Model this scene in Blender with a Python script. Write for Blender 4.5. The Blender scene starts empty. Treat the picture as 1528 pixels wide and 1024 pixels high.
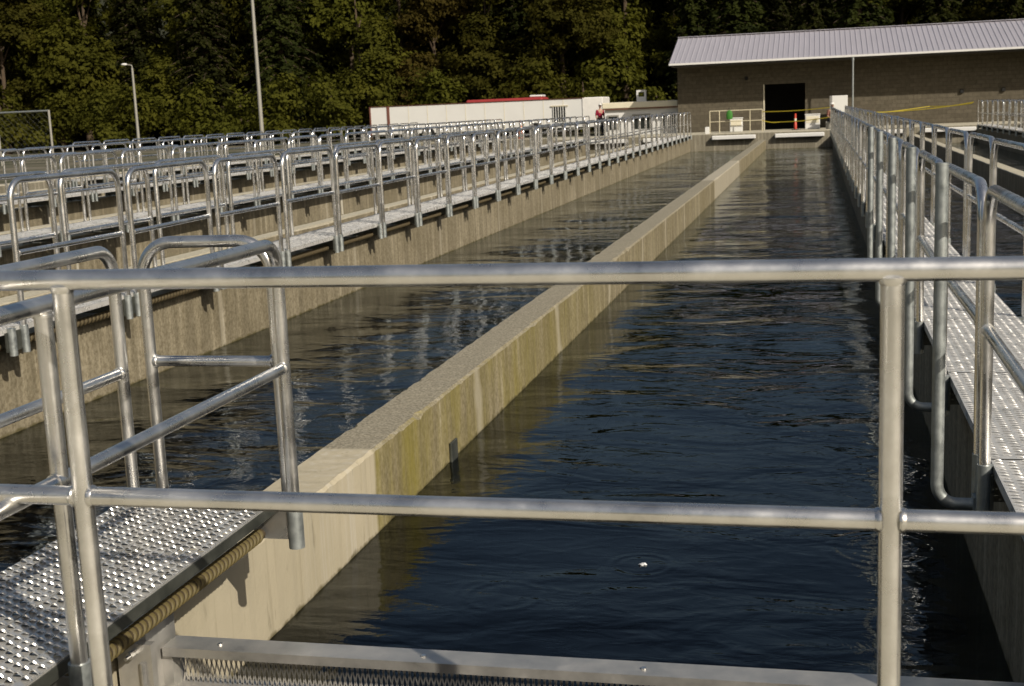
import bpy, math, random
from mathutils import Vector, Matrix
R = math.radians
scene = bpy.context.scene
COL = scene.collection
random.seed(11)

# ------------------------------------------------------------------ helpers
def fillet(pts, rad, n=6):
    """Round the inner corners of a polyline."""
    pts = [Vector(p) for p in pts]
    out = [pts[0]]
    for i in range(1, len(pts) - 1):
        a, b, c = pts[i - 1], pts[i], pts[i + 1]
        u = (a - b).normalized(); w = (c - b).normalized()
        ang = u.angle(w)
        d = rad / math.tan(ang / 2)
        d = min(d, (a - b).length * .49, (c - b).length * .49)
        r_ = d * math.tan(ang / 2)
        cen = b + (u + w).normalized() * (r_ / math.sin(ang / 2))
        s = b + u * d; e = b + w * d
        vs = s - cen; ve = e - cen
        tot = vs.angle(ve)
        ax = vs.cross(ve).normalized()
        for k in range(n + 1):
            out.append(cen + Matrix.Rotation(tot * k / n, 3, ax) @ vs)
    out.append(pts[-1])
    return out

class MB:
    def __init__(s): s.v = []; s.f = []
    def add(s, vs, fs):
        o = len(s.v); s.v += [tuple(p) for p in vs]; s.f += [tuple(i + o for i in f) for f in fs]; return s
    def quad(s, a, b, c, d): return s.add([a, b, c, d], [(0, 1, 2, 3)])
    def box(s, x0, x1, y0, y1, z0, z1):
        return s.add([(x0,y0,z0),(x1,y0,z0),(x1,y1,z0),(x0,y1,z0),(x0,y0,z1),(x1,y0,z1),(x1,y1,z1),(x0,y1,z1)],
              [(0,3,2,1),(4,5,6,7),(0,1,5,4),(1,2,6,5),(2,3,7,6),(3,0,4,7)])
    def bbox(s, x0, x1, y0, y1, z0, z1, b):
        """box with chamfered edges"""
        xs=(x0,x1); ys=(y0,y1); zs=(z0,z1)
        vs=[]; idx={}
        for i in (0,1):
            for j in (0,1):
                for k in (0,1):
                    sx,sy,sz=(1-2*i)*b,(1-2*j)*b,(1-2*k)*b
                    for a,p in enumerate([(xs[i],ys[j]+sy,zs[k]+sz),(xs[i]+sx,ys[j],zs[k]+sz),(xs[i]+sx,ys[j]+sy,zs[k])]):
                        idx[(i,j,k,a)]=len(vs); vs.append(p)
        fs=[]
        g=lambda i,j,k,a: idx[(i,j,k,a)]
        for i in (0,1):
            q=[g(i,0,0,0),g(i,1,0,0),g(i,1,1,0),g(i,0,1,0)]; fs.append(q if i else q[::-1])
            q=[g(0,i,0,1),g(0,i,1,1),g(1,i,1,1),g(1,i,0,1)]; fs.append(q if i else q[::-1])
            q=[g(0,0,i,2),g(1,0,i,2),g(1,1,i,2),g(0,1,i,2)]; fs.append(q if i else q[::-1])
        for i in (0,1):
            for j in (0,1):
                fs.append([g(i,j,0,0),g(i,j,1,0),g(i,j,1,1),g(i,j,0,1)])
                fs.append([g(i,0,j,0),g(i,1,j,0),g(i,1,j,2),g(i,0,j,2)])
                fs.append([g(0,i,j,1),g(1,i,j,1),g(1,i,j,2),g(0,i,j,2)])
                for k in (0,1): fs.append([g(i,j,k,0),g(i,j,k,1),g(i,j,k,2)])
        return s.add(vs,fs)
    def tube(s, pts, r, n=12, caps=True):
        pts=[Vector(p) for p in pts]
        rr = r if isinstance(r,(list,tuple)) else [r]*len(pts)
        t0=(pts[1]-pts[0]).normalized()
        a=Vector((0,0,1)) if abs(t0.z)<.9 else Vector((1,0,0))
        u=t0.cross(a).normalized()
        o=len(s.v); pt=t0
        for i,p in enumerate(pts):
            if i==0: t=t0
            elif i==len(pts)-1: t=(pts[i]-pts[i-1]).normalized()
            else: t=((pts[i+1]-p).normalized()+(p-pts[i-1]).normalized()).normalized()
            q=pt.rotation_difference(t); u=(q@u); u=(u-t*u.dot(t)).normalized(); w=t.cross(u); pt=t
            for k in range(n):
                an=2*math.pi*k/n
                s.v.append(tuple(p+(u*math.cos(an)+w*math.sin(an))*rr[i]))
        for i in range(len(pts)-1):
            for k in range(n):
                k2=(k+1)%n
                s.f.append((o+i*n+k,o+i*n+k2,o+(i+1)*n+k2,o+(i+1)*n+k))
        if caps:
            s.f.append(tuple(o+k for k in range(n))[::-1])
            e=o+(len(pts)-1)*n
            s.f.append(tuple(e+k for k in range(n)))
        return s
    def ball(s, c, rx, ry=None, rz=None, nu=12, nv=8):
        ry=ry or rx; rz=rz or rx; o=len(s.v)
        vs=[(c[0],c[1],c[2]+rz)]; fs=[]
        for j in range(1,nv):
            for i in range(nu):
                th=math.pi*j/nv; ph=2*math.pi*i/nu
                vs.append((c[0]+rx*math.sin(th)*math.cos(ph),c[1]+ry*math.sin(th)*math.sin(ph),c[2]+rz*math.cos(th)))
        vs.append((c[0],c[1],c[2]-rz)); L=len(vs)-1
        for i in range(nu):
            k=(i+1)%nu
            fs.append((0,1+i,1+k)); fs.append((L,L-nu+k,L-nu+i))
            for j in range(nv-2): fs.append((1+j*nu+i,1+(j+1)*nu+i,1+(j+1)*nu+k,1+j*nu+k))
        return s.add(vs,fs)
    def mesh(s, name, mat=None, smooth=False):
        m=bpy.data.meshes.new(name); m.from_pydata(s.v,[],s.f); m.update()
        if smooth:
            m.polygons.foreach_set('use_smooth',[True]*len(m.polygons)); m.set_sharp_from_angle(angle=R(45))
        if mat: m.materials.append(mat)
        return m
    def build(s, name, mat=None, parent=None, loc=(0,0,0), rz=0, smooth=False):
        return link(name, s.mesh(name,mat,smooth), parent, loc, rz)

def link(name, data, parent=None, loc=(0,0,0), rz=0):
    o=bpy.data.objects.new(name,data); COL.objects.link(o); o.location=loc; o.rotation_euler=(0,0,rz)
    if parent: o.parent=parent
    return o
def tag(o, label, cat, group=None):
    o['label']=label; o['category']=cat
    if group: o['group']=group
    return o
def thing(name, label, cat, loc=(0,0,0), rz=0, group=None):
    return tag(link(name,None,None,loc,rz),label,cat,group)
def struct(o, kind='structure'): o['kind']=kind; return o
def copy_tree(o, parent=None):
    c=o.copy(); COL.objects.link(c)
    if parent: c.parent=parent
    for ch in list(o.children): copy_tree(ch,c)
    return c

# ------------------------------------------------------------------ materials
def newmat(name):
    m=bpy.data.materials.new(name); m.use_nodes=True; nt=m.node_tree
    return m, nt, nt.nodes['Principled BSDF']
def N(nt, typ, **kw):
    n=nt.nodes.new(typ)
    for k,v in kw.items():
        if k in n.inputs: n.inputs[k].default_value=v
        else: setattr(n,k,v)
    return n
def L(nt,a,b): nt.links.new(a,b)
def coord(nt, scale=(1,1,1), kind='Object'):
    tc=N(nt,'ShaderNodeTexCoord'); mp=N(nt,'ShaderNodeMapping'); mp.inputs['Scale'].default_value=scale
    L(nt,tc.outputs[kind],mp.inputs['Vector']); return mp.outputs['Vector']
def worldpos(nt, scale=(1,1,1)):
    g=N(nt,'ShaderNodeNewGeometry'); mp=N(nt,'ShaderNodeMapping'); mp.inputs['Scale'].default_value=scale
    L(nt,g.outputs['Position'],mp.inputs['Vector']); return mp.outputs['Vector']
def noise(nt, vec, sc, det=4, rough=.55, dist=0):
    n=N(nt,'ShaderNodeTexNoise',Scale=sc,Detail=det,Roughness=rough,Distortion=dist); L(nt,vec,n.inputs['Vector']); return n.outputs['Fac']
def ramp(nt, fac, stops):
    r=N(nt,'ShaderNodeValToRGB'); el=r.color_ramp.elements
    while len(el)<len(stops): el.new(.5)
    for e,(p,c) in zip(el,stops): e.position=p; e.color=(*c,1) if len(c)==3 else c
    L(nt,fac,r.inputs['Fac']); return r.outputs['Color']
def mixc(nt, fac, a, b, mode='MIX'):
    m=N(nt,'ShaderNodeMix',data_type='RGBA',blend_type=mode)
    for sock,val in ((m.inputs[0],fac),(m.inputs[6],a),(m.inputs[7],b)):
        if hasattr(val,'links'): L(nt,val,sock)
        else: sock.default_value = val if not isinstance(val,tuple) else (*val[:3],1)
    return m.outputs[2]
def math_(nt, op, a, b=0, c=None, clamp=False):
    m=N(nt,'ShaderNodeMath',operation=op); m.use_clamp=clamp
    for i,val in enumerate((a,b) if c is None else (a,b,c)):
        if hasattr(val,'links'): L(nt,val,m.inputs[i])
        else: m.inputs[i].default_value=val
    return m.outputs[0]
def bump(nt, h, st, dist=.01):
    b=N(nt,'ShaderNodeBump',Strength=st,Distance=dist); L(nt,h,b.inputs['Height']); return b.outputs['Normal']
def maprange(nt, v, a, b, c=0, d=1):
    m=N(nt,'ShaderNodeMapRange'); L(nt,v,m.inputs[0])
    for i,x in enumerate((a,b,c,d)): m.inputs[i+1].default_value=x
    return m.outputs[0]

def metal(name, c1, c2, rough, metallic=1., scl=6, streak=(1,1,1), bst=.012):
    m,nt,b=newmat(name)
    v=worldpos(nt,streak)
    n=noise(nt,v,scl,5,.6); n2=noise(nt,v,scl*9,3,.6)
    mix=math_(nt,'ADD',math_(nt,'MULTIPLY',n,.9),math_(nt,'MULTIPLY',n2,.1))
    L(nt,ramp(nt,mix,[(.26,tuple(x*.72 for x in c1)),(.36,c1),(.7,c2)]),b.inputs['Base Color'])
    b.inputs['Metallic'].default_value=metallic
    L(nt,maprange(nt,mix,.3,.7,rough-.12,rough+.14),b.inputs['Roughness'])
    L(nt,bump(nt,n2,bst,.002),b.inputs['Normal'])
    return m
M={}
M['alu']=metal('brushed_aluminium',(.68,.675,.655),(.91,.905,.885),.29,.94,7)
M['alu2']=metal('walkway_rail_aluminium',(.71,.705,.69),(.93,.925,.91),.25,.94,5)
M['galv']=metal('galvanised_steel',(.30,.33,.33),(.46,.49,.48),.52,.75,22)
M['grate']=metal('grating_aluminium',(.58,.575,.545),(.80,.79,.76),.26,.6,14)
M['grate_long']=metal('long_grating_aluminium',(.64,.635,.61),(.82,.81,.785),.30,.4,9)
M['dark_steel']=metal('dark_steel',(.055,.06,.052),(.11,.115,.1),.5,.5,9)
M['stainless']=metal('dull_stainless',(.50,.49,.46),(.66,.64,.6),.40,.7,9)

def concrete(name, base, dark, kind='plain'):
    m,nt,b=newmat(name)
    v=worldpos(nt)
    n1=noise(nt,v,1.1,5,.6); n2=noise(nt,v,30,4,.65)
    vs=worldpos(nt,(5,5,.35)); st=noise(nt,vs,1.6,5,.65)           # vertical run-down streaks
    col=mixc(nt,ramp(nt,n1,[(.32,(0,0,0)),(.7,(1,1,1))]),dark,base)
    col=mixc(nt,math_(nt,'MULTIPLY',ramp(nt,st,[(.42,(1,1,1)),(.62,(0,0,0))]),.62),col,mixc(nt,.55,dark,(.06,.05,.03)))
    col=mixc(nt,math_(nt,'MULTIPLY',ramp(nt,st,[(.60,(0,0,0)),(.70,(1,1,1))]),.5),col,(.55,.51,.42))
    sp=ramp(nt,n2,[(.35,(.62,.6,.55)),(.62,(1.06,1.06,1.06))])
    col=mixc(nt,1.,col,sp,'MULTIPLY')
    g=N(nt,'ShaderNodeNewGeometry'); sx=N(nt,'ShaderNodeSeparateXYZ'); L(nt,g.outputs['Position'],sx.inputs[0])
    X,Y,Z=sx.outputs
    nz=N(nt,'ShaderNodeSeparateXYZ'); L(nt,g.outputs['Normal'],nz.inputs[0])
    if kind=='mid':
        # the near length is newer, smoother and paler; older length carries algae and open aggregate on top
        wob=math_(nt,'ADD',Y,math_(nt,'MULTIPLY',noise(nt,v,6,3),.06))
        old=maprange(nt,wob,6.60,6.64)
        fresh=mixc(nt,ramp(nt,n1,[(.35,(0,0,0)),(.75,(1,1,1))]),(.41,.365,.26),(.51,.455,.335))
        fl=noise(nt,worldpos(nt,(7,7,1.4)),1.5,4,.6)
        fresh=mixc(nt,math_(nt,'MULTIPLY',ramp(nt,fl,[(.61,(0,0,0)),(.70,(1,1,1))]),.6),fresh,(.16,.14,.09))
        st2=noise(nt,worldpos(nt,(14,14,.5)),1.3,4,.6)
        fresh=mixc(nt,math_(nt,'MULTIPLY',ramp(nt,st2,[(.52,(0,0,0)),(.68,(1,1,1))]),math_(nt,'MULTIPLY',maprange(nt,Y,5.2,6.4),.55)),fresh,(.56,.53,.46))
        fresh=mixc(nt,math_(nt,'MULTIPLY',ramp(nt,st2,[(.30,(1,1,1)),(.42,(0,0,0))]),.35),fresh,(.25,.215,.14))
        top=maprange(nt,nz.outputs[2],.5,.8)
        agg=mixc(nt,ramp(nt,noise(nt,v,55,3,.7),[(.4,(0,0,0)),(.6,(1,1,1))]),(.18,.16,.115),(.38,.35,.27))
        oldc=mixc(nt,math_(nt,'MULTIPLY',top,.8),col,agg)
        algm=math_(nt,'MULTIPLY',maprange(nt,Y,6.6,16,1,.12),ramp(nt,noise(nt,worldpos(nt,(1.5,1.5,.5)),1.4,4,.6),[(.28,(0,0,0)),(.68,(1,1,1))]))
        algm=math_(nt,'MULTIPLY',algm,math_(nt,'SUBTRACT',1.,top))
        oldc=mixc(nt,math_(nt,'MULTIPLY',algm,.8),oldc,mixc(nt,ramp(nt,st2,[(.4,(0,0,0)),(.6,(1,1,1))]),(.185,.155,.014),(.275,.235,.022)))
        pale=math_(nt,'MULTIPLY',maprange(nt,Y,31.5,31.6),maprange(nt,Y,42,42.1,1,0))
        oldc=mixc(nt,math_(nt,'MULTIPLY',pale,.6),oldc,(.47,.43,.34))
        # pale patched joints
        jm=math_(nt,'ABSOLUTE',math_(nt,'SUBTRACT',math_(nt,'FRACT',math_(nt,'DIVIDE',math_(nt,'ADD',Y,math_(nt,'MULTIPLY',noise(nt,v,1.5,2),.5)),3.05)),.5))
        jm=maprange(nt,jm,.465,.492)
        oldc=mixc(nt,math_(nt,'MULTIPLY',math_(nt,'MULTIPLY',jm,.55),math_(nt,'SUBTRACT',1.,top)),oldc,(.46,.42,.33))
        col=mixc(nt,old,fresh,oldc)
    else:
        jm=math_(nt,'ABSOLUTE',math_(nt,'SUBTRACT',math_(nt,'FRACT',math_(nt,'DIVIDE',Y,4.1)),.5))
        jm=maprange(nt,jm,.485,.492)
        col=mixc(nt,math_(nt,'MULTIPLY',jm,.4),col,(.45,.41,.32))
        sunlit_top=maprange(nt,nz.outputs[2],.5,.8)
        col=mixc(nt,math_(nt,'MULTIPLY',sunlit_top,.8),col,mixc(nt,ramp(nt,n2,[(.35,(0,0,0)),(.6,(1,1,1))]),(.42,.385,.29),(.60,.56,.44)))  # sunlit brightness of upward faces put into the colour as a paler top
        dr=noise(nt,worldpos(nt,(1,3.2,.16)),1.3,2,.5)
        col=mixc(nt,ramp(nt,dr,[(.70,(0,0,0)),(.73,(1,1,1))]),col,(.55,.52,.43))
    # wet, algae-dark band at the water line and below
    wl=math_(nt,'ADD',Z,math_(nt,'MULTIPLY',noise(nt,v,8,4),.10))
    band=maprange(nt,wl,-.812,-.79,1,0)
    col=mixc(nt,math_(nt,'MULTIPLY',band,.85),col,(.085,.07,.022))
    L(nt,col,b.inputs['Base Color']); b.inputs['Roughness'].default_value=.85
    hh=math_(nt,'ADD',math_(nt,'MULTIPLY',n2,.6),math_(nt,'MULTIPLY',noise(nt,v,90,2),.4))
    L(nt,bump(nt,hh,.5,.006),b.inputs['Normal'])
    return m
M['concrete']=concrete('raceway_concrete',(.375,.33,.235),(.25,.215,.14))
M['mid']=concrete('divider_concrete',(.365,.32,.215),(.26,.22,.135),'mid')
M['slab']=concrete('deck_concrete',(.33,.305,.24),(.25,.23,.175))

def flat(name, c, rough=.6, metallic=0., var=.18, sc=3, bst=.0):
    m,nt,b=newmat(name)
    v=worldpos(nt); n=noise(nt,v,sc,5,.6)
    L(nt,mixc(nt,n,tuple(x*(1-var) for x in c),tuple(min(1,x*(1+var)) for x in c)),b.inputs['Base Color'])
    b.inputs['Roughness'].default_value=rough; b.inputs['Metallic'].default_value=metallic
    if bst: L(nt,bump(nt,noise(nt,v,sc*12,3),bst,.01),b.inputs['Normal'])
    return m
M['white']=flat('white_paint',(.72,.72,.70),.5,0,.07,1.3)
M['cream']=flat('cream_paint',(.72,.67,.52),.5,0,.08)
M['rust']=flat('rust_red_trim',(.16,.06,.04),.7)
M['red']=flat('red_paint',(.30,.035,.035),.5)
M['crimson']=flat('crimson_cloth',(.28,.006,.035),.8,0,.3,9)
M['skin']=flat('skin',(.45,.27,.19),.6)
M['navy']=flat('dark_cloth',(.03,.035,.05),.85,0,.3,9)
M['hatwhite']=flat('white_cap',(.8,.78,.74),.6)
M['green']=flat('green_fabric',(.035,.18,.018),.7,0,.2,6)
M['orange']=flat('orange_plastic',(.75,.13,.02),.45)
M['redorange']=flat('red_orange_plastic',(.48,.05,.025),.45)
M['yellow']=flat('yellow_tape',(.40,.32,.02),.5)
M['black']=flat('black_void',(.012,.012,.012),.9)
M['glass']=flat('dark_window_glass',(.02,.024,.022),.12)
M['hose']=flat('yellow_ribbed_hose',(.115,.09,.032),.65,0,.2,12)
M['hosegap']=flat('hose_groove',(.05,.035,.015),.8)
M['pole']=flat('grey_pole_paint',(.32,.31,.275),.55,.2)
M['palerail']=flat('pale_painted_steel',(.55,.50,.36),.5)
M['bark']=flat('bark',(.075,.052,.032),.95,0,.4,5,.6)
M['face']=flat('facial_detail',(.10,.05,.04),.7)

def roofmat():
    m,nt,b=newmat('standing_seam_metal'); v=worldpos(nt)
    n=noise(nt,worldpos(nt,(3,.4,.4)),1.2,4)
    L(nt,mixc(nt,n,(.42,.405,.45),(.52,.50,.555)),b.inputs['Base Color'])
    b.inputs['Roughness'].default_value=.42; b.inputs['Metallic'].default_value=.25
    return m
M['roof']=roofmat()
def blockmat():
    m,nt,b=newmat('split_face_block')
    tc=N(nt,'ShaderNodeNewGeometry'); sx=N(nt,'ShaderNodeSeparateXYZ'); L(nt,tc.outputs['Position'],sx.inputs[0])
    cb=N(nt,'ShaderNodeCombineXYZ'); L(nt,math_(nt,'ADD',sx.outputs[0],sx.outputs[1]),cb.inputs[0]); L(nt,sx.outputs[2],cb.inputs[1])
    br=N(nt,'ShaderNodeTexBrick',Scale=1.); br.inputs['Brick Width'].default_value=.41; br.inputs['Row Height'].default_value=.205
    br.inputs['Mortar Size'].default_value=.012; br.inputs['Color1'].default_value=(.125,.107,.075,1); br.inputs['Color2'].default_value=(.10,.085,.058,1); br.inputs['Mortar'].default_value=(.08,.068,.046,1)
    L(nt,cb.outputs[0],br.inputs['Vector'])
    n=noise(nt,worldpos(nt),5,4)
    col=mixc(nt,1.,br.outputs['Color'],ramp(nt,n,[(.3,(.75,.74,.72)),(.7,(1.1,1.1,1.1))]),'MULTIPLY')
    L(nt,col,b.inputs['Base Color']); b.inputs['Roughness'].default_value=.9
    L(nt,bump(nt,math_(nt,'ADD',math_(nt,'MULTIPLY',br.outputs['Fac'],-.6),noise(nt,worldpos(nt),25,3)),.4,.02),b.inputs['Normal'])
    return m
M['block']=blockmat()
def watermat():
    m=bpy.data.materials.new('hatchery_water'); m.use_nodes=True; nt=m.node_tree; nt.nodes.clear()
    out=N(nt,'ShaderNodeOutputMaterial')
    v=worldpos(nt,(1,1,0)); 
    a=noise(nt,worldpos(nt,(.72,1.3,0)),1.3,3,.5,.7); b_=noise(nt,worldpos(nt,(.8,1.5,0)),5.5,3,.55,.8); c=noise(nt,v,.35,2)
    h=math_(nt,'ADD',math_(nt,'MULTIPLY',a,1.0),math_(nt,'MULTIPLY',b_,.15))
    d_=noise(nt,worldpos(nt,(.45,1.,0)),.75,2,.5,.4); h=math_(nt,'ADD',h,math_(nt,'MULTIPLY',d_,1.1))
    amp=maprange(nt,c,.35,.65,.45,1.15)
    h=math_(nt,'MULTIPLY',h,amp)
    # rings spreading from places where fish have risen
    pos=N(nt,'ShaderNodeNewGeometry')
    for (px,py,r0,wv,am) in RINGS:
        d=N(nt,'ShaderNodeVectorMath',operation='DISTANCE'); L(nt,pos.outputs['Position'],d.inputs[0]); d.inputs[1].default_value=(px,py,WZ)
        dv=d.outputs['Value']
        env=maprange(nt,math_(nt,'ABSOLUTE',math_(nt,'SUBTRACT',dv,r0)),0,r0*.55,1,0)
        rg=math_(nt,'MULTIPLY',math_(nt,'SINE',math_(nt,'MULTIPLY',dv,2*math.pi/wv)),math_(nt,'MULTIPLY',env,am*.4))
        h=math_(nt,'ADD',h,rg)
    nb=bump(nt,h,1.,.041)
    fr=N(nt,'ShaderNodeFresnel',IOR=1.333); L(nt,nb,fr.inputs['Normal'])
    gl=N(nt,'ShaderNodeBsdfGlossy',Roughness=0.); gl.inputs['Color'].default_value=(.92,.97,1,1); L(nt,nb,gl.inputs['Normal'])
    tr=N(nt,'ShaderNodeBsdfTransparent'); tr.inputs['Color'].default_value=(.86,.88,.80,1)
    mx=N(nt,'ShaderNodeMixShader'); L(nt,fr.outputs[0],mx.inputs[0]); L(nt,tr.outputs[0],mx.inputs[1]); L(nt,gl.outputs[0],mx.inputs[2])
    L(nt,mx.outputs[0],out.inputs['Surface'])
    va=N(nt,'ShaderNodeVolumeAbsorption',Density=3.2); va.inputs['Color'].default_value=(.52,.55,.30,1)
    L(nt,va.outputs[0],out.inputs['Volume'])
    return m
WZ=-.86
RINGS=[(-1.46,5.73,.18,.08,.035),(.33,6.62,.25,.08,.05),(.40,8.1,.3,.09,.045),(.45,5.6,.18,.06,.04),(.38,4.75,.12,.05,.035),(-4.2,10.5,.4,.12,.04),(-.86,6.23,.14,.07,.05)]
M['water']=watermat()
def foliage(name, c1, c2, c3):
    m,nt,b=newmat(name)
    n=noise(nt,worldpos(nt),.55,4,.6); n2=noise(nt,worldpos(nt),6,2)
    col=ramp(nt,math_(nt,'ADD',math_(nt,'MULTIPLY',n,.7),math_(nt,'MULTIPLY',n2,.3)),[(.32,c1),(.52,c2),(.72,c3)])
    oi=N(nt,'ShaderNodeObjectInfo')
    hs=N(nt,'ShaderNodeHueSaturation'); L(nt,col,hs.inputs['Color'])
    L(nt,maprange(nt,oi.outputs['Random'],0,1,.484,.512),hs.inputs['Hue']); L(nt,maprange(nt,oi.outputs['Random'],0,1,.7,1.25),hs.inputs['Value'])
    L(nt,hs.outputs[0],b.inputs['Base Color']); b.inputs['Roughness'].default_value=.8; b.inputs['Specular IOR Level'].default_value=.12
    out=nt.nodes['Material Output']
    tl=N(nt,'ShaderNodeBsdfTranslucent'); L(nt,hs.outputs[0],tl.inputs['Color'])
    mx=N(nt,'ShaderNodeMixShader'); mx.inputs[0].default_value=.46
    L(nt,b.outputs[0],mx.inputs[1]); L(nt,tl.outputs[0],mx.inputs[2]); L(nt,mx.outputs[0],out.inputs['Surface'])
    return m
M['leafA']=foliage('broadleaf_olive',(.046,.050,.006),(.082,.083,.010),(.122,.117,.014))
M['leafB']=foliage('conifer_dark',(.014,.018,.004),(.028,.033,.006),(.050,.054,.009))
M['leafC']=foliage('broadleaf_turning',(.045,.036,.007),(.08,.063,.011),(.115,.088,.016))
def groundmat():
    m,nt,b=newmat('gravel_ground'); v=worldpos(nt)
    n=noise(nt,v,.25,5); n2=noise(nt,v,9,4)
    col=mixc(nt,ramp(nt,n,[(.42,(0,0,0)),(.6,(1,1,1))]),(.17,.15,.11),(.05,.055,.02))
    col=mixc(nt,1.,col,ramp(nt,n2,[(.3,(.6,.6,.6)),(.7,(1.15,1.15,1.1))]),'MULTIPLY')
    L(nt,col,b.inputs['Base Color']); b.inputs['Roughness'].default_value=.95
    L(nt,bump(nt,n2,.5,.03),b.inputs['Normal']); return m
M['ground']=groundmat()
M['hill']=flat('forest_floor',(.022,.024,.008),.95,0,.5,.7)
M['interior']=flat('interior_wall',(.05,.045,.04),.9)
M['foam']=flat('white_foam',(.85,.87,.88),.3)

# ------------------------------------------------------------------ setting: ground, basin floor, water
GZ=-.10
g=MB()
X0,X1,Y0,Y1=-22.3,9.2,2.79,69.2          # the raceway pit
for (a,b,c,d) in ((-400,X0,-60,500),(X1,400,-60,500),(X0,X1,-60,-8),(X0,X1,Y1,500)):
    g.quad((a,c,GZ),(b,c,GZ),(b,d,GZ),(a,d,GZ))
struct(g.build('ground',M['ground']))
struct(MB().box(X0-.3,X1+.3,Y0-.4,Y1+.3,-2.45,-2.2).build('raceway_floor',M['concrete']))
# headwall and rear apron: the raceways end at y=64.5 on the right and y=69.2 on the far left
hw=MB()
hw.bbox(-13.2,X1+.3,64.5,Y1+.3,-2.19,-.03,.02)
struct(hw.build('concrete_apron',M['slab']))
struct(MB().bbox(X0-.6,X0,Y0-.4,Y1+.6,-2.19,-.02,.02).build('basin_edge',M['slab']))
struct(MB().bbox(X0,-13.21,Y1-.2,Y1+.5,-2.19,-.03,.02).build('basin_end',M['slab']))
struct(MB().bbox(X1,X1+.6,Y0-.4,64.49,-2.19,-.02,.02).build('basin_side',M['slab']))
# platform the photographer stands on
struct(MB().bbox(-9.,7.,-8.,2.72,-.28,-.03,.015).build('viewing_platform',M['slab']))
struct(MB().box(X0,X1,2.3,2.60,-2.19,-.29).build('basin_front',M['concrete']))

def wall(name, x0, x1, y0, y1, z1, mat, label):
    mb=MB(); rnd=random.Random(int(abs(x0)*100)); ys=[y0]; near=abs(x0)<7
    while ys[-1]<y1-1.3: ys.append(ys[-1]+(.06 if near and ys[-1]<9 else .14 if near and ys[-1]<20 else .6 if near else 1.2))
    ys.append(y1); vs=[]; fs=[]; k=6
    for y in ys:
        ca=.014+abs(rnd.gauss(0,.004)); cb=.014+abs(rnd.gauss(0,.004))
        if rnd.random()<.05 and y>6.7: ca+=rnd.uniform(.008,.03)
        if rnd.random()<.05 and y>6.7: cb+=rnd.uniform(.008,.03)
        for (x,z) in ((x0,-2.195),(x0,z1-ca),(x0+ca,z1),(x1-cb,z1),(x1,z1-cb),(x1,-2.195)):
            vs.append((x+rnd.uniform(-.0015,.0015),y,z+(rnd.uniform(-.002,.002) if z>-2 else 0)))
    n=len(ys)-1
    for i in range(n):
        for j in range(k-1): fs.append((i*k+j,(i+1)*k+j,(i+1)*k+j+1,i*k+j+1))
    fs.append(tuple(range(k))); fs.append(tuple(n*k+j for j in range(k))[::-1])
    mb.add(vs,fs)
    return tag(mb.build(name,mat),label,'wall')
wall('divider_wall',-2.70,-2.38,2.61,64.3,-.385,M['mid'],'low concrete wall down the middle of the raceway, bare on top and streaked with algae')
wall('raceway_wall',-6.42,-6.02,2.61,64.49,-.19,M['concrete'],'long sunlit concrete raceway wall under the walkway left of the middle wall')
wall('raceway_wall',.75,1.18,2.61,64.49,-.19,M['concrete'],'shaded concrete raceway wall under the right-hand grated walkway')
wall('divider_wall',-8.86,-8.52,2.61,64.49,-.385,M['concrete'],'pale topped low concrete wall just behind the nearer left walkway')
wall('raceway_wall',-11.5,-11.15,2.61,64.49,-.19,M['concrete'],'concrete wall carrying the second walkway from the middle wall leftwards')
wall('divider_wall',-14.6,-14.27,2.61,Y1-.21,-.36,M['concrete'],'low concrete wall between the second and third walkways on the left')
wall('raceway_wall',-16.95,-16.6,2.61,Y1-.21,-.19,M['concrete'],'concrete wall carrying the third walkway on the left')
wall('divider_wall',-18.9,-18.56,2.61,Y1-.21,-.36,M['concrete'],'farthest low concrete wall on the left, before the last walkway')
wall('raceway_wall',-21.6,-21.25,2.61,Y1-.21,-.19,M['concrete'],'concrete wall carrying the farthest walkway on the left')
wall('divider_wall',4.27,4.6,2.61,64.49,-.385,M['concrete'],'low concrete wall right of the right-hand walkway')
wall('raceway_wall',7.24,7.62,2.61,64.49,-.19,M['concrete'],'concrete wall under the farthest right walkway')
for (a,b,e) in ((-2.39,.76,64.51),(-6.03,-2.69,64.51),(1.17,4.28,64.51),(4.59,7.25,64.51),(-8.53,-6.41,64.51),(-11.16,-8.85,64.51),(-14.28,-11.49,64.51),(-16.61,-14.59,69.0),(-18.57,-16.94,69.0),(-21.26,-18.89,69.0)):
    struct(MB().box(a,b,2.605,e,-2.198,WZ).build('water',M['water']))

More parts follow.
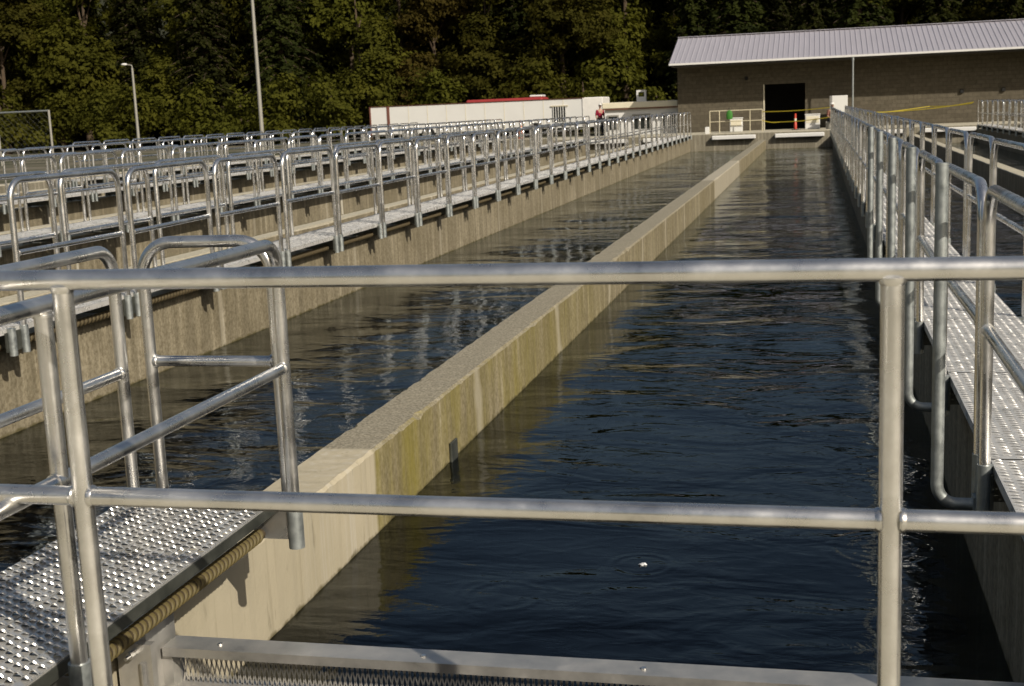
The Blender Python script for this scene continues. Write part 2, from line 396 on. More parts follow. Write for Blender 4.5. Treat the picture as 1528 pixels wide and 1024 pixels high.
# ------------------------------------------------------------------ walkways: gratings, brackets, railing panels
PW,PL=.290,1.672
def plank_mesh(w=PW, l=PL, nc=6, mat='grate', ha=.46, hb=.72, ah=.012, cl=.0418):
    grnd=random.Random(4); mb=MB(); cw=w/nc; nr=int(l/cl); cl=l/nr
    for c in range(nc):
        off=(c%2)*.5
        x0=-w/2+c*cw; x1=x0+cw; a=x0+.004; b=x1-.004
        y=-l/2
        if off: mb.quad((x0,y,0),(x1,y,0),(x1,y+cl*.5,0),(x0,y+cl*.5,0)); y+=cl*.5
        for r in range(nr-(1 if off else 0)):
            y0=y+r*cl; y1=y0+cl; h0=y0+cl*ha; h1=y0+cl*hb
            mb.quad((x0,y0,0),(x1,y0,0),(x1,h0,0),(x0,h0,0))
            mb.quad((x0,h0,0),(a,h0,0),(a,h1,0),(x0,h1,0)); mb.quad((b,h0,0),(x1,h0,0),(x1,h1,0),(b,h1,0))
            mb.quad((x0,h1,0),(x1,h1,0),(x1,y1,0),(x0,y1,0))
            # raised louvre: an arch that opens towards the hole
            P=[];Q=[]; hv=ah*grnd.uniform(.55,1.15); lv=grnd.uniform(.0018,.0042)
            for i in range(6):
                f=i/5; x=a+(b-a)*f; hh=math.sin(math.pi*f)
                P.append((x,h0+.003-.004*hh,.0005+hv*hh)); Q.append((x,h1-.006*(1-hh),.0008+.003*hh))
            for i in range(5): mb.quad(P[i],P[i+1],Q[i+1],Q[i])
            W=[(x,y_-.0028,max(.0003,z-lv)) for x,y_,z in P]
            for i in range(5): mb.quad(W[i],W[i+1],P[i+1],P[i])
        if off:
            y0=y+(nr-1)*cl; mb.quad((x0,y0,0),(x1,y0,0),(x1,l/2,0),(x0,l/2,0))
    # folded side flanges
    for s in (-1,1):
        x=s*w/2
        mb.box(min(x,x-s*.004),max(x,x-s*.004),-l/2,l/2,-.038,-.001)
        mb.box(min(x,x-s*.03),max(x,x-s*.03),-l/2,l/2,-.042,-.0385)
    return mb.mesh('grating_plank',M[mat],True)
PLANK=plank_mesh(mat='grate_long',ha=.58,hb=.73,ah=.008)
ORD=['nearest','second','third','fourth','fifth','sixth','seventh','eighth','ninth','tenth','eleventh','twelfth','thirteenth','fourteenth']

def make_grating(n=2):
    t=thing('walkway_grating','','grating')
    for i in range(n): link('plank',PLANK,t,((i-(n-1)/2)*(PW+.003),0,0))
    return t
def make_panel(Lp=1.53, top=1.067, mid=.533, r=.0235, zb=-.15, cr=.14, far=False, seg=12):
    t=thing('railing_panel','','railing panel')
    path=fillet([(0,-Lp/2,zb),(0,-Lp/2,top),(0,Lp/2,top),(0,Lp/2,zb)],cr,7)
    mb=MB().tube(path,r,seg); mm=MB().tube([(0,-Lp/2+.015,mid),(0,Lp/2-.015,mid)],r*.92,seg)
    # weld beads where the mid rail meets the legs
    for s in (-1,1): mm.tube([(0,s*(Lp/2-.028),mid),(0,s*(Lp/2-.019),mid)],r*1.16,seg)
    mb.build('frame_pipe',M['alu2'],t,smooth=True); mm.build('mid_rail',M['alu2'],t,smooth=True)
    return t
def make_bracket(w=1.0):
    t=thing('support_bracket','','bracket')
    b=MB().box(-w/2+.03,w/2-.03,-.045,-.037,-.16,-.062).box(-w/2+.03,w/2-.03,-.037,.045,-.070,-.0625)
    for s in (-1,1):
        x=s*(w/2-.028)
        b.box(min(x,x+s*.012),max(x,x+s*.012),-.13,.13,-.175,-.03)
    b.build('cross_beam',M['dark_steel'],t)
    for sx in (-1,1):
        for sy in (-1,1):
            MB().tube([(sx*w/2,sy*.08,-.205),(sx*w/2,sy*.08,-.0)],.031,12).build('socket',M['galv'],t,smooth=True)
    return t
STEP=1.69
G0=make_grating(); B0=make_bracket(.64); P0=make_panel(); F0=make_panel(seg=8)
used={}
def inst(proto, key):
    if key not in used: used[key]=1; return proto
    return copy_tree(proto)
def walkway(cx, w, y_first, y_end, sides, where, short, see=None, top=None, n_named=10, n_named_right=None):
    """One grated walkway: sections between brackets; a railing panel on each listed side."""
    k=0; y=y_first
    gaps=[]
    while y<y_end: gaps.append(y); y+=STEP
    for i,yg in enumerate(gaps):
        o=inst(B0,'b'); o.location=(cx,yg,0)
        if i<n_named: lab='%s steel bracket with pipe sockets under the %s'%(ORD[i],short)
        else: lab='small bracket in the far crowded row under the %s'%short
        tag(o,lab,'bracket','brackets under the '+short)
        if i==len(gaps)-1: break
        o=inst(G0,'g'); o.location=(cx,yg+STEP/2,0)
        if i<n_named: lab='%s perforated metal grating section of the %s'%(ORD[i],short)
        else: lab='far foreshortened grating section of the %s'%short
        tag(o,lab,'grating','gratings of the '+short)
        for s,sn,ymin in sides:
            if yg+STEP<ymin: continue
            far=yg>30
            o=inst(F0 if far else P0,'f' if far else 'p'); o.location=(cx+s*w/2+random.uniform(-.004,.004),yg+STEP/2+random.uniform(-.006,.006),random.uniform(-.005,.004)); o.rotation_euler=(random.gauss(0,.0025),random.gauss(0,.005),random.gauss(0,.006))
            c=see.setdefault((short,sn),0) if see is not None else 0
            if c<n_named: lab='%s panel in view on the %s rail of the %s'%(ORD[c],sn,short)
            else: lab='thin far railing panel on the %s rail of the %s'%(sn,short)
            see[(short,sn)]=c+1
            tag(o,lab,'railing panel','railing panels, %s rail of the %s'%(sn,short))
SEE={}
walkway(-6.10,.64,5.06+STEP*1,63.8,((1,'right',8.5),(-1,'left',9.5)),'',"walkway left of middle wall",SEE,n_named=12)
walkway(.955,.65,5.22-STEP,63.5,((-1,'left',3),(1,'right',9.9)),'',"walkway right of middle wall",SEE,n_named=10)
walkway(-10.94,.64,15.2,63.8,((1,'right',0),(-1,'left',0)),'',"second walkway to the left",SEE,n_named=8)
walkway(-16.44,.64,23.6,68.8,((1,'right',0),(-1,'left',0)),'',"third walkway to the left",SEE,n_named=6)
walkway(-21.04,.64,33.7,68.8,((1,'right',0),),'',"farthest left walkway",SEE,n_named=6)
walkway(7.42,.64,42.5,63.8,((-1,'left',0),(1,'right',0)),'',"farthest right walkway",SEE,n_named=4)

# hooked galvanised posts along the left edge of the right-hand walkway
def make_hook():
    t=thing('hooked_post','','post')
    MB().tube(fillet([(-.165,0,1.155),(-.165,0,-.185),(-.005,0,-.185)],.115,8),.0245,16).build('pipe',M['galv'],t,smooth=True)
    MB().tube([(-.165,0,1.150),(-.165,0,1.160)],.0262,16).build('end_cap',M['galv'],t,smooth=True)
    MB().box(-.03,.02,-.035,.035,-.22,-.15).build('clamp',M['galv'],t)
    return t
H0=make_hook()
for i in range(5):
    o=H0 if i==0 else copy_tree(H0)
    o.location=(.63,5.22+i*STEP,0)
    tag(o,['nearest','second nearest','third','fourth','farthest'][i]+' grey galvanised post with hooked foot, left of the right-hand walkway','post','hooked posts beside the right-hand walkway')

# ------------------------------------------------------------------ front guard rail
FY=2.75
fr=thing('guard_railing','thick aluminium pipe guard railing crossing the foreground','railing',(0,FY,0))
MB().tube([(-6,0,1.067),(-1.1,0,1.067),(.35,0,1.067),(6,0,1.067)],.0245,24).build('top_rail',M['alu'],fr,smooth=True)
POSTS=(-3.66,-1.752,.152,2.06)
mm=MB(); ends=[-6]+list(POSTS)+[6]
for a,b in zip(ends[:-1],ends[1:]):
    mm.tube([(a+.018,0,.533),(b-.018,0,.533)],.0238,24)
    for x,s in ((a,1),(b,-1)):
        mm.tube([(x+s*.0215,0,.533),(x+s*.026,0,.533),(x+s*.032,0,.533)],[.0275,.0275,.0245],24)
mm.build('mid_rail',M['alu'],fr,smooth=True)
for x in POSTS:
    p=MB().tube([(x,0,-.03),(x,0,1.05)],.0245,24)
    p.tube([(x,0,1.036),(x,0,1.044),(x,0,1.052)],[.0248,.029,.029],24)
    p.build('post',M['alu'],fr,smooth=True)
    MB().bbox(x-.06,x+.06,-.05,.05,-.029,-.016,.004).build('base_plate',M['alu'],fr)

# ------------------------------------------------------------------ short service walkway at lower left
st=thing('service_grating','short two-plank metal grating over the wall end at lower left','grating',(-2.305,0,0))
SP=plank_mesh(.297,1.69,8,'grate',.46,.74,.0135,.0375)
for x in (-.152,.152): link('plank',SP,st,(x,3.63,0))
for (a,b,c,d) in ((.3012,.306,2.79,4.475),(-.306,-.3012,2.79,4.475),(-.30,.30,4.476,4.481)): MB().box(a,b,c,d,-.044,-.006).build('edge_angle',M['dark_steel'],st)
for yy in (2.95,4.30): MB().box(-.29,.10,yy,yy+.06,-.16,-.045).build('cross_beam',M['dark_steel'],st)
zt,zm=.975,.505
def side_rail(x, y0, y1, label, mat):
    t=thing('railing_panel',label,'railing panel',(x,0,0),0,'railings around the short walkway')
    MB().tube(fillet([(0,.4,zt),(0,y1,zt),(0,y1,-.17)],.10,8),.0235,20).build('top_pipe',mat,t,smooth=True)
    m=MB().tube([(0,.4,zm),(0,y1-.017,zm)],.0215,20); m.tube([(0,y1-.03,zm),(0,y1-.02,zm)],.026,20); m.tube([(0,y0-.03,zm),(0,y0+.03,zm)],.0255,20)
    m.build('mid_rail',mat,t,smooth=True)
    p=MB().tube([(0,y0,-.17),(0,y0,zt-.015)],.0235,20); p.tube([(0,y0,zt-.032),(0,y0,zt-.024)],.027,20)
    p.build('post',mat,t,smooth=True)
    for yy in (y0,y1): MB().tube([(0,yy,-.20),(0,yy,-.005)],.0305,20).build('socket',M['galv'],t,smooth=True)
    s=-1 if x>-2.3 else 1
    a,b=sorted((s*.028,s*.15)); MB().box(a,b,y1-.012,y1-.004,-.165,-.046).build('mounting_plate',M['alu'],t)
    a,b=sorted((s*.028,s*.15)); MB().box(a,b,y0-.012,y0-.004,-.165,-.046).build('mounting_plate',M['alu'],t)
side_rail(-1.95,2.96,4.47,'aluminium side railing of the short walkway, nearest the middle wall',M['alu'])
side_rail(-2.56,2.96,4.36,'aluminium side railing of the short walkway, on its left edge',M['alu'])
t=thing('railing_panel','arched aluminium end railing closing off the short walkway','railing panel',(-2.30,4.60,0),0,'railings around the short walkway')
MB().tube(fillet([(-.27,0,-.15),(-.27,0,zt),(.27,0,zt),(.27,0,-.15)],.13,8),.0235,20).build('frame_pipe',M['alu'],t,smooth=True)
m=MB().tube([(-.255,0,zm),(.255,0,zm)],.021,20)
for s in (-1,1): m.tube([(s*.249,0,zm),(s*.240,0,zm)],.026,20)
m.build('mid_rail',M['alu'],t,smooth=True)
MB().box(-.27,.27,-.065,-.055,-.16,-.03).box(-.31,-.24,-.055,-.026,-.15,-.05).box(.24,.31,-.055,-.026,-.15,-.05).build('mounting_plate',M['alu'],t)

# ribbed hoses slung under the grating edges
M['dullhose']=flat('dull_hose',(.085,.065,.03),.7)
def hose(x, y0, y1, z, r, pitch, label, n=12, mat='hose'):
    t=thing('ribbed_hose',label,'hose',(0,0,0),0,'ribbed hoses under the walkways')
    core=MB().tube([(x,y0,z),(x,y1,z)],r*.8,n); core.build('hose_core',M['hosegap'],t,smooth=True)
    rb=MB(); k=int((y1-y0)/pitch)
    for i in range(k):
        y=y0+(i+.5)*pitch; o=len(rb.v); w=pitch*.27
        for (dy,rr) in ((-w,.8),(-w*.55,1.),(w*.55,1.),(w,.8)):
            for j in range(n):
                a=2*math.pi*j/n; rb.v.append((x+r*rr*math.cos(a),y+dy+.35*r*math.sin(a),z+r*rr*math.sin(a)))
        for q in range(3):
            for j in range(n):
                j2=(j+1)%n; rb.f.append((o+q*n+j,o+q*n+j2,o+(q+1)*n+j2,o+(q+1)*n+j))
    rb.build('rib',M[mat],t,smooth=True)
hose(-2.085,2.9,4.44,-.142,.027,.031,'yellow-brown ribbed hose under the edge of the short walkway',16)
hose(-5.93,6.6,63.,-.150,.035,.06,'long ribbed hose under the edge of the walkway left of the middle wall',8,'dullhose')

# ------------------------------------------------------------------ fish screen between the walls at the bottom
fs=thing('fish_screen','metal screen frame with perforated strip across the water at the bottom edge','screen',(0,4.0,0))
MB().box(-2.25,.66,-.075,.03,-.402,-.392).box(-2.25,.66,-.079,-.0755,-.425,-.392).build('top_bar',M['stainless'],fs)
MB().box(-2.25,.66,-.10,.03,-.56,-.55).box(-2.25,.66,.0305,.035,-.62,-.55).build('bottom_bar',M['stainless'],fs)
lat=MB(); pt=.019; hgt=.148; zb=-.55
k=int(2.86/pt)
for i in range(k+1):
    x=-2.22+i*pt
    for s in (1,-1):
        xa,xb=x,x+s*pt*2.0
        if not(-2.24<xb<.65): continue
        w=.0026
        lat.add([(xa-w,0,zb),(xa+w,0,zb),(xb+w,0,zb+hgt),(xb-w,0,zb+hgt),(xa-w,.003,zb),(xa+w,.003,zb),(xb+w,.003,zb+hgt),(xb-w,.003,zb+hgt)],[(0,1,2,3),(7,6,5,4),(0,4,5,1),(1,5,6,2),(2,6,7,3),(3,7,4,0)])
lat.build('mesh_strip',M['stainless'],fs)
for (a,b) in ((-2.27,-2.225),(.62,.665)): MB().box(a,b,-.06,.028,-1.5,-.403).build('end_frame',M['stainless'],fs)
b=MB()
for x in (-2.05,-1.3,-.55,.2): b.tube([(x,-.03,-.392),(x,-.03,-.386)],.009,8)
b.build('rivet',M['alu'],fs,smooth=True)
for (xw,s,lab) in ((-2.38,1,'upright metal guide channel bolted to the middle wall at lower left'),(.75,-1,'upright metal guide channel on the shaded right wall')):
    gd=thing('guide_channel',lab,'channel',(xw,4.0,0),0,'guide channels of the fish screen')
    f=lambda a,b_: tuple(sorted((s*a,s*b_)))
    MB().box(*f(.002,.115),-.155,.05,-1.9,-.30).build('back_plate',M['stainless'],gd)
    MB().box(*f(.02,.15),-.19,-.156,-1.9,-.335).build('flange',M['stainless'],gd)
    MB().tube([(s*.118,-.196,-1.9),(s*.118,-.196,-.40)],.011,10).build('edge_rod',M['stainless'],gd,smooth=True)
    MB().tube([(s*.08,-.191,-.37),(s*.08,-.215,-.37)],.014,6).tube([(s*.08,-.215,-.37),(s*.08,-.24,-.37)],.007,8).build('bolt',M['alu'],gd,smooth=True)
# small dark plate on the middle wall
pl=MB().bbox(-2.378,-2.36,8.05,8.2,-.87,-.73,.004).build('wall_plate',M['dark_steel'])
tag(pl,'small dark square plate fixed at the waterline on the middle wall','plate')
# fish splash
sp=MB(); rnd=random.Random(5)
sp.ball((0,0,.002),.030,.012,.004,12,6)
for i in range(14):
    a=rnd.uniform(0,6.28); d=rnd.uniform(0,.016)
    sp.ball((d*1.6*math.cos(a),d*math.sin(a),rnd.uniform(.002,.008)),rnd.uniform(.005,.011),rnd.uniform(.004,.009),rnd.uniform(.003,.007),8,5)
so=sp.build('water_splash',M['foam'],None,(-.857,6.23,WZ),smooth=True); so.scale=(.75,.75,.75); tag(so,'small white splash on the dark water where a fish broke the surface','splash')

# ------------------------------------------------------------------ far end of the raceways
for i,(a,b) in enumerate(((-4.95,-2.86),(-1.95,.36))):
    o=MB().bbox(a,b,64.2,64.49,-.32,-.12,.03).build('white_beam',M['white'])
    tag(o,'white beam across the raceway end, %s of the middle wall'%('left','right')[i],'beam','white beams at the raceway end')
for i,(a,b) in enumerate(((-8.3,-6.7),(-11.5,-9.1),(1.7,4.1),(4.8,7.2))):
    o=MB().bbox(a,b,64.2,64.49,-.32,-.12,.03).build('white_beam',M['white'])
    tag(o,'white beam at the raceway end, '+('behind the left walkway rails','beyond the second pale wall on the left','just right of the right-hand walkway','near the farthest right walkway')[i],'beam','white beams at the raceway end')
er=thing('end_railing','pale thin railing on the apron in front of the block building','railing',(0,66.4,0))
MB().tube([(-5.2,0,1.05),(-2.62,0,1.05)],.025,8).build('top_rail',M['palerail'],er,smooth=True)
MB().tube([(-5.2,0,.52),(-2.62,0,.52)],.022,8).build('mid_rail',M['palerail'],er,smooth=True)
for x in (-5.2,-4.72,-3.22,-2.62): MB().tube([(x,0,-.03),(x,0,1.05)],.025,8).build('post',M['palerail'],er,smooth=True)
def tape(pts,label):
    mb=MB(); w=.020
    path=[]
    for a,b in zip(pts[:-1],pts[1:]):
        for k in range(8):
            f=k/8; path.append(Vector(a).lerp(Vector(b),f)+Vector((0,0,-.05*math.sin(math.pi*f))))
    path.append(Vector(pts[-1]))
    for i in range(len(path)-1):
        a,b=path[i],path[i+1]; tw=.008
        mb.add([a+Vector((0,0,-w)),b+Vector((0,0,-w)),b+Vector((0,0,w)),a+Vector((0,0,w)),a+Vector((0,tw,-w)),b+Vector((0,tw,-w)),b+Vector((0,tw,w)),a+Vector((0,tw,w))],[(0,1,2,3),(7,6,5,4),(3,2,6,7),(4,5,1,0)])
    tag(mb.build('caution_tape',M['yellow']),label,'tape','yellow caution tapes')
tape([(-2.62,66.38,.93),(.62,65.,1.02)],'upper yellow tape strung across in front of the dark doorway')
tape([(-2.62,66.38,.50),(-1.75,66.2,.40),(.62,65.,.56)],'lower sagging yellow tape in front of the dark doorway')
tape([(1.3,64.4,.80),(4.0,64.7,.72),(7.05,64.,1.0)],'yellow tape sagging between the right-hand walkways')
tape([(1.3,64.4,.62),(5.2,65.2,.88),(7.0,64.2,.95)],'thin lower yellow tape right of the right-hand walkway')
def cabinet(x,y,w,h,label):
    t=thing('white_cabinet',label,'cabinet',(x,y,GZ+.07))
    MB().bbox(-w/2,w/2,-.25,.25,0,h,.02).build('body',M['white'],t)
    MB().bbox(-w/2-.02,w/2+.02,-.28,.27,h+.001,h+.05,.012).build('lid',M['white'],t)
    MB().box(-w/2+.05,w/2-.05,-.262,-.2505,h*.45,h*.9).build('front_panel',M['cream'],t)
cabinet(-3.95,67.4,.62,.66,'low white cabinet behind the pale end railing')
cabinet(-.2,67.6,.72,.70,'low white cabinet at the right side of the dark doorway')
# red delineator
dl=thing('delineator_post','red-orange delineator post with pale band in front of the dark doorway','delineator',(-1.03,67.2,-.03))
MB().tube([(0,0,0),(0,0,.03)],[.2,.18],16).build('base',M['black'],dl,smooth=True)
MB().tube([(0,0,.031),(0,0,.34),(0,0,.36),(0,0,.8)],[.075,.07,.055,.05],12).build('tube',M['redorange'],dl,smooth=True)
MB().tube([(0,0,.44),(0,0,.56)],.059,12).build('reflective_band',M['cream'],dl,smooth=True)
# green bag
gb=thing('green_bag','bright green bag hung over the pale end railing','bag',(-4.22,66.32,.62)); gb.scale=(.72,.8,.9)
bag=MB(); prof=[(0,.17),(.04,.21),(.2,.22),(.36,.20),(.46,.14),(.5,.05)]
n=14
for (z,r_) in prof:
    for k in range(n):
        a=2*math.pi*k/n; bag.v.append((r_*math.cos(a),.09*r_/.22*math.sin(a),z))
for i in range(len(prof)-1):
    for k in range(n): bag.f.append((i*n+k,i*n+(k+1)%n,(i+1)*n+(k+1)%n,(i+1)*n+k))
bag.f.append(tuple(range(n))[::-1]); bag.f.append(tuple((len(prof)-1)*n+k for k in range(n)))
bag.build('body',M['green'],gb,smooth=True)
MB().tube(fillet([(-.08,0,.47),(-.06,0,.62),(.02,0,.62),(.03,0,.48)],.03),.012,6).build('strap',M['black'],gb,smooth=True)
# orange cone
cn=thing('traffic_cone','orange traffic cone with white bands before the long white trailer','cone',(-15.75,70.2,GZ))
MB().bbox(-.19,.19,-.19,.19,0,.04,.01).build('base',M['orange'],cn)
MB().tube([(0,0,.041),(0,0,1.0),(0,0,1.06)],[.15,.045,.035],16).build('body',M['orange'],cn,smooth=True)
MB().tube([(0,0,.55),(0,0,.68)],[.097,.083],16).tube([(0,0,.78),(0,0,.86)],[.073,.064],16).build('reflective_band',M['white'],cn,smooth=True)
MB().bbox(-.1,.1,-.1,.1,0,.34,.01).build('marker_block',M['white'],None,(-5.22,65.0,-.03))
tag(bpy.data.objects['marker_block'],'small white marker block at the end of the left walkway','block')

# ------------------------------------------------------------------ block building
bd=thing('block_building','long low block building with pale ribbed metal roof and deep eave','building',(0,70.8,GZ))
BX0,BX1,WH=-7.22,26.,3.62
wl=MB(); dx0,dx1,dh=-2.665,-.58,2.40
wl.box(BX0,dx0,0,.3,0,WH).box(dx1,BX1,0,.3,0,WH).box(dx0,dx1,0,.3,dh,WH)
# gable end walls
for x in (BX0,BX1-.3):
    wl.add([(x,.301,0),(x,6.4,0),(x,6.4,WH),(x,3.2,5.02),(x,.301,4.13),(x+.3,.301,0),(x+.3,6.4,0),(x+.3,6.4,WH),(x+.3,3.2,5.02),(x+.3,.301,4.13)],
           [(4,3,2,1,0),(5,6,7,8,9),(0,1,6,5),(1,2,7,6),(2,3,8,7),(3,4,9,8),(4,0,5,9)])
wl.box(BX0+.301,BX1-.301,6.1,6.4,0,WH)
wl.build('wall',M['block'],bd)
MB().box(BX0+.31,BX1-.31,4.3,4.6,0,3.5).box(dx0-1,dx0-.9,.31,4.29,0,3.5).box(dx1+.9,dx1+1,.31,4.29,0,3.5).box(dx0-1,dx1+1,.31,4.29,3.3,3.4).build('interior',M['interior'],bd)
rf=MB(); ey,ez,ry,rz=-1.8,3.66,3.2,5.16; rx0,rx1=-7.46,26.3
ny=8.2; nz2=3.62
for (a,b,c,d) in ((ey,ez,ry,rz),(ny,nz2,ry,rz)):
    t_=.10
    rf.add([(rx0,a,b),(rx1,a,b),(rx1,c,d),(rx0,c,d),(rx0,a,b-t_),(rx1,a,b-t_),(rx1,c,d-t_),(rx0,c,d-t_)],[(0,1,2,3),(7,6,5,4),(0,4,5,1),(1,5,6,2),(3,7,4,0)] if a<c else [(3,2,1,0),(4,5,6,7),(1,5,4,0),(2,6,5,1),(0,4,7,3)])
x=rx0+.02
while x<rx1:
    rf.add([(x,ey-.005,ez+.001),(x+.05,ey-.005,ez+.001),(x+.05,ry-.01,rz+.001),(x,ry-.01,rz+.001),(x+.012,ey-.005,ez+.028),(x+.038,ey-.005,ez+.028),(x+.038,ry-.01,rz+.028),(x+.012,ry-.01,rz+.028)],[(0,1,5,4),(1,2,6,5),(2,3,7,6),(3,0,4,7),(4,5,6,7)])
    x+=.262
roof=rf.build('roof',M['roof'],bd)
MB().box(rx0-.02,rx1,ry-.13,ry+.13,rz+.03,rz+.06).build('ridge_cap',M['roof'],roof)
MB().box(rx0,rx1,ey-.09,ey-.006,ez-.11,ez-.02).build('gutter',M['white'],roof)
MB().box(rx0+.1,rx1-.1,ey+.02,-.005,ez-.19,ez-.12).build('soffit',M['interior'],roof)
MB().tube(fillet([(1.78,ey-.05,ez-.13),(1.78,ey-.05,.0)],.05),.045,10).tube([(1.78,ey-.05,ez-.3),(1.78,ey-.05,ez-.14)],.065,10).build('downspout',M['galv'],bd,smooth=True)
MB().box(dx0-.06,dx0-.001,-.02,.29,0,dh).build('door_jamb',M['cream'],bd)
for (x,z) in ((7.2,1.62),(9.2,1.62),(-3.6,2.75)):
    MB().box(x-.08,x+.08,-.12,-.001,z-.08,z+.1).build('wall_light',M['black'],bd)
# white board at right of door
wb=thing('white_board','white upright board standing under the eave beside the downspout','board',(1.10,69.9,GZ+.07))
MB().bbox(-.45,.45,-.03,.03,.35,1.60,.01).build('panel',M['white'],wb)
for x in (-.4,.4): MB().box(x-.03,x+.03,.031,.08,0,1.5).build('leg',M['galv'],wb)

# ------------------------------------------------------------------ trailer, low white building, red roof beyond
tr=thing('white_trailer','long white trailer with rust-red corner trim and barred window','trailer',(-19.55,77.,GZ))
MB().bbox(-7.15,7.25,0,2.6,.45,2.16,.04).build('body',M['white'],tr)
MB().bbox(-7.2,6.2,-.05,2.65,2.161,2.185,.005).build('roof_edge',M['rust'],tr)
MB().bbox(-6.08,-5.90,-.03,-.001,.45,2.15,.01).bbox(-7.2,-7.1,-.03,-.001,.45,2.15,.01).build('corner_trim',M['rust'],tr)
MB().bbox(6.05,7.3,-.05,2.62,.44,2.19,.04).build('end_section',M['hatwhite'],tr)
sm=MB()
for i in range(9): sm.box(-4.7+i*1.2,-4.67+i*1.2,-.012,-.0005,.47,2.12)
sm.build('panel_seam',M['cream'],tr)['kind']='stuff'
w_=MB().box(4.28,5.08,-.03,-.002,.86,1.72).build('window',M['glass'],tr)
f=MB().box(4.16,5.2,-.07,-.001,1.73,1.79)
f.build('lintel',M['palerail'],w_); b=MB()
for i in range(6): b.box(4.30+i*.148,4.335+i*.148,-.07,-.031,.86,1.72)
b.build('bars',M['white'],w_)
for x in (-4.6,-3.5,3.2):
    wh=MB().tube([(x,-.02,.42),(x,.28,.42)],.42,20).build('wheel',M['black'],tr,smooth=True)
    MB().tube([(x,-.03,.42),(x,-.021,.42)],.22,16).build('rim',M['galv'],wh,smooth=True)
rt=thing('red_truck','red vehicle roof showing over the top of the long white trailer','truck',(-19.0,81.,GZ))
MB().bbox(-2.7,2.3,0,2.2,.5,2.38,.12).build('body',M['red'],rt)
MB().bbox(1.4,2.2,.3,1.6,2.381,2.52,.05).build('light_bar',M['white'],rt)
for x in (-1.8,1.6):
    for y in (-.02,1.95): MB().tube([(x,y,.45),(x,y+.27,.45)],.45,18).build('wheel',M['black'],rt,smooth=True)
wbld=thing('white_building','low white building with cream fascia between trailer and block building','building',(-9.0,71.6,GZ))
MB().box(-2.3,1.70,0,4,0,1.47).build('wall',M['white'],wbld)
ro=MB().bbox(-2.42,1.72,-.2,4.2,1.471,1.80,.03).build('roof',M['cream'],wbld)
MB().box(-2.40,1.70,-.16,-.001,1.41,1.47).build('soffit',M['rust'],ro)
cb=MB()
cb.box(-.62,-.52,.6,.9,1.801,2.42).box(-.20,-.10,.6,.9,1.801,2.42).box(-.52,-.20,.6,.9,2.31,2.42).box(-.52,-.20,.6,.9,1.801,2.06)
cb.build('roof_vent',M['white'],ro)
for (a,b) in ((-2.1,-1.6),(-.72,.15),(.85,1.6)):
    wn=MB().box(a,b,-.04,-.001,.35,1.05).build('window',M['glass'],wbld)
    MB().box(a-.07,b+.07,-.07,-.041,1.051,1.13).box(a-.07,a-.001,-.07,-.041,.3,1.05).box(b+.001,b+.07,-.07,-.041,.3,1.05).build('frame',M['pole'],wn)

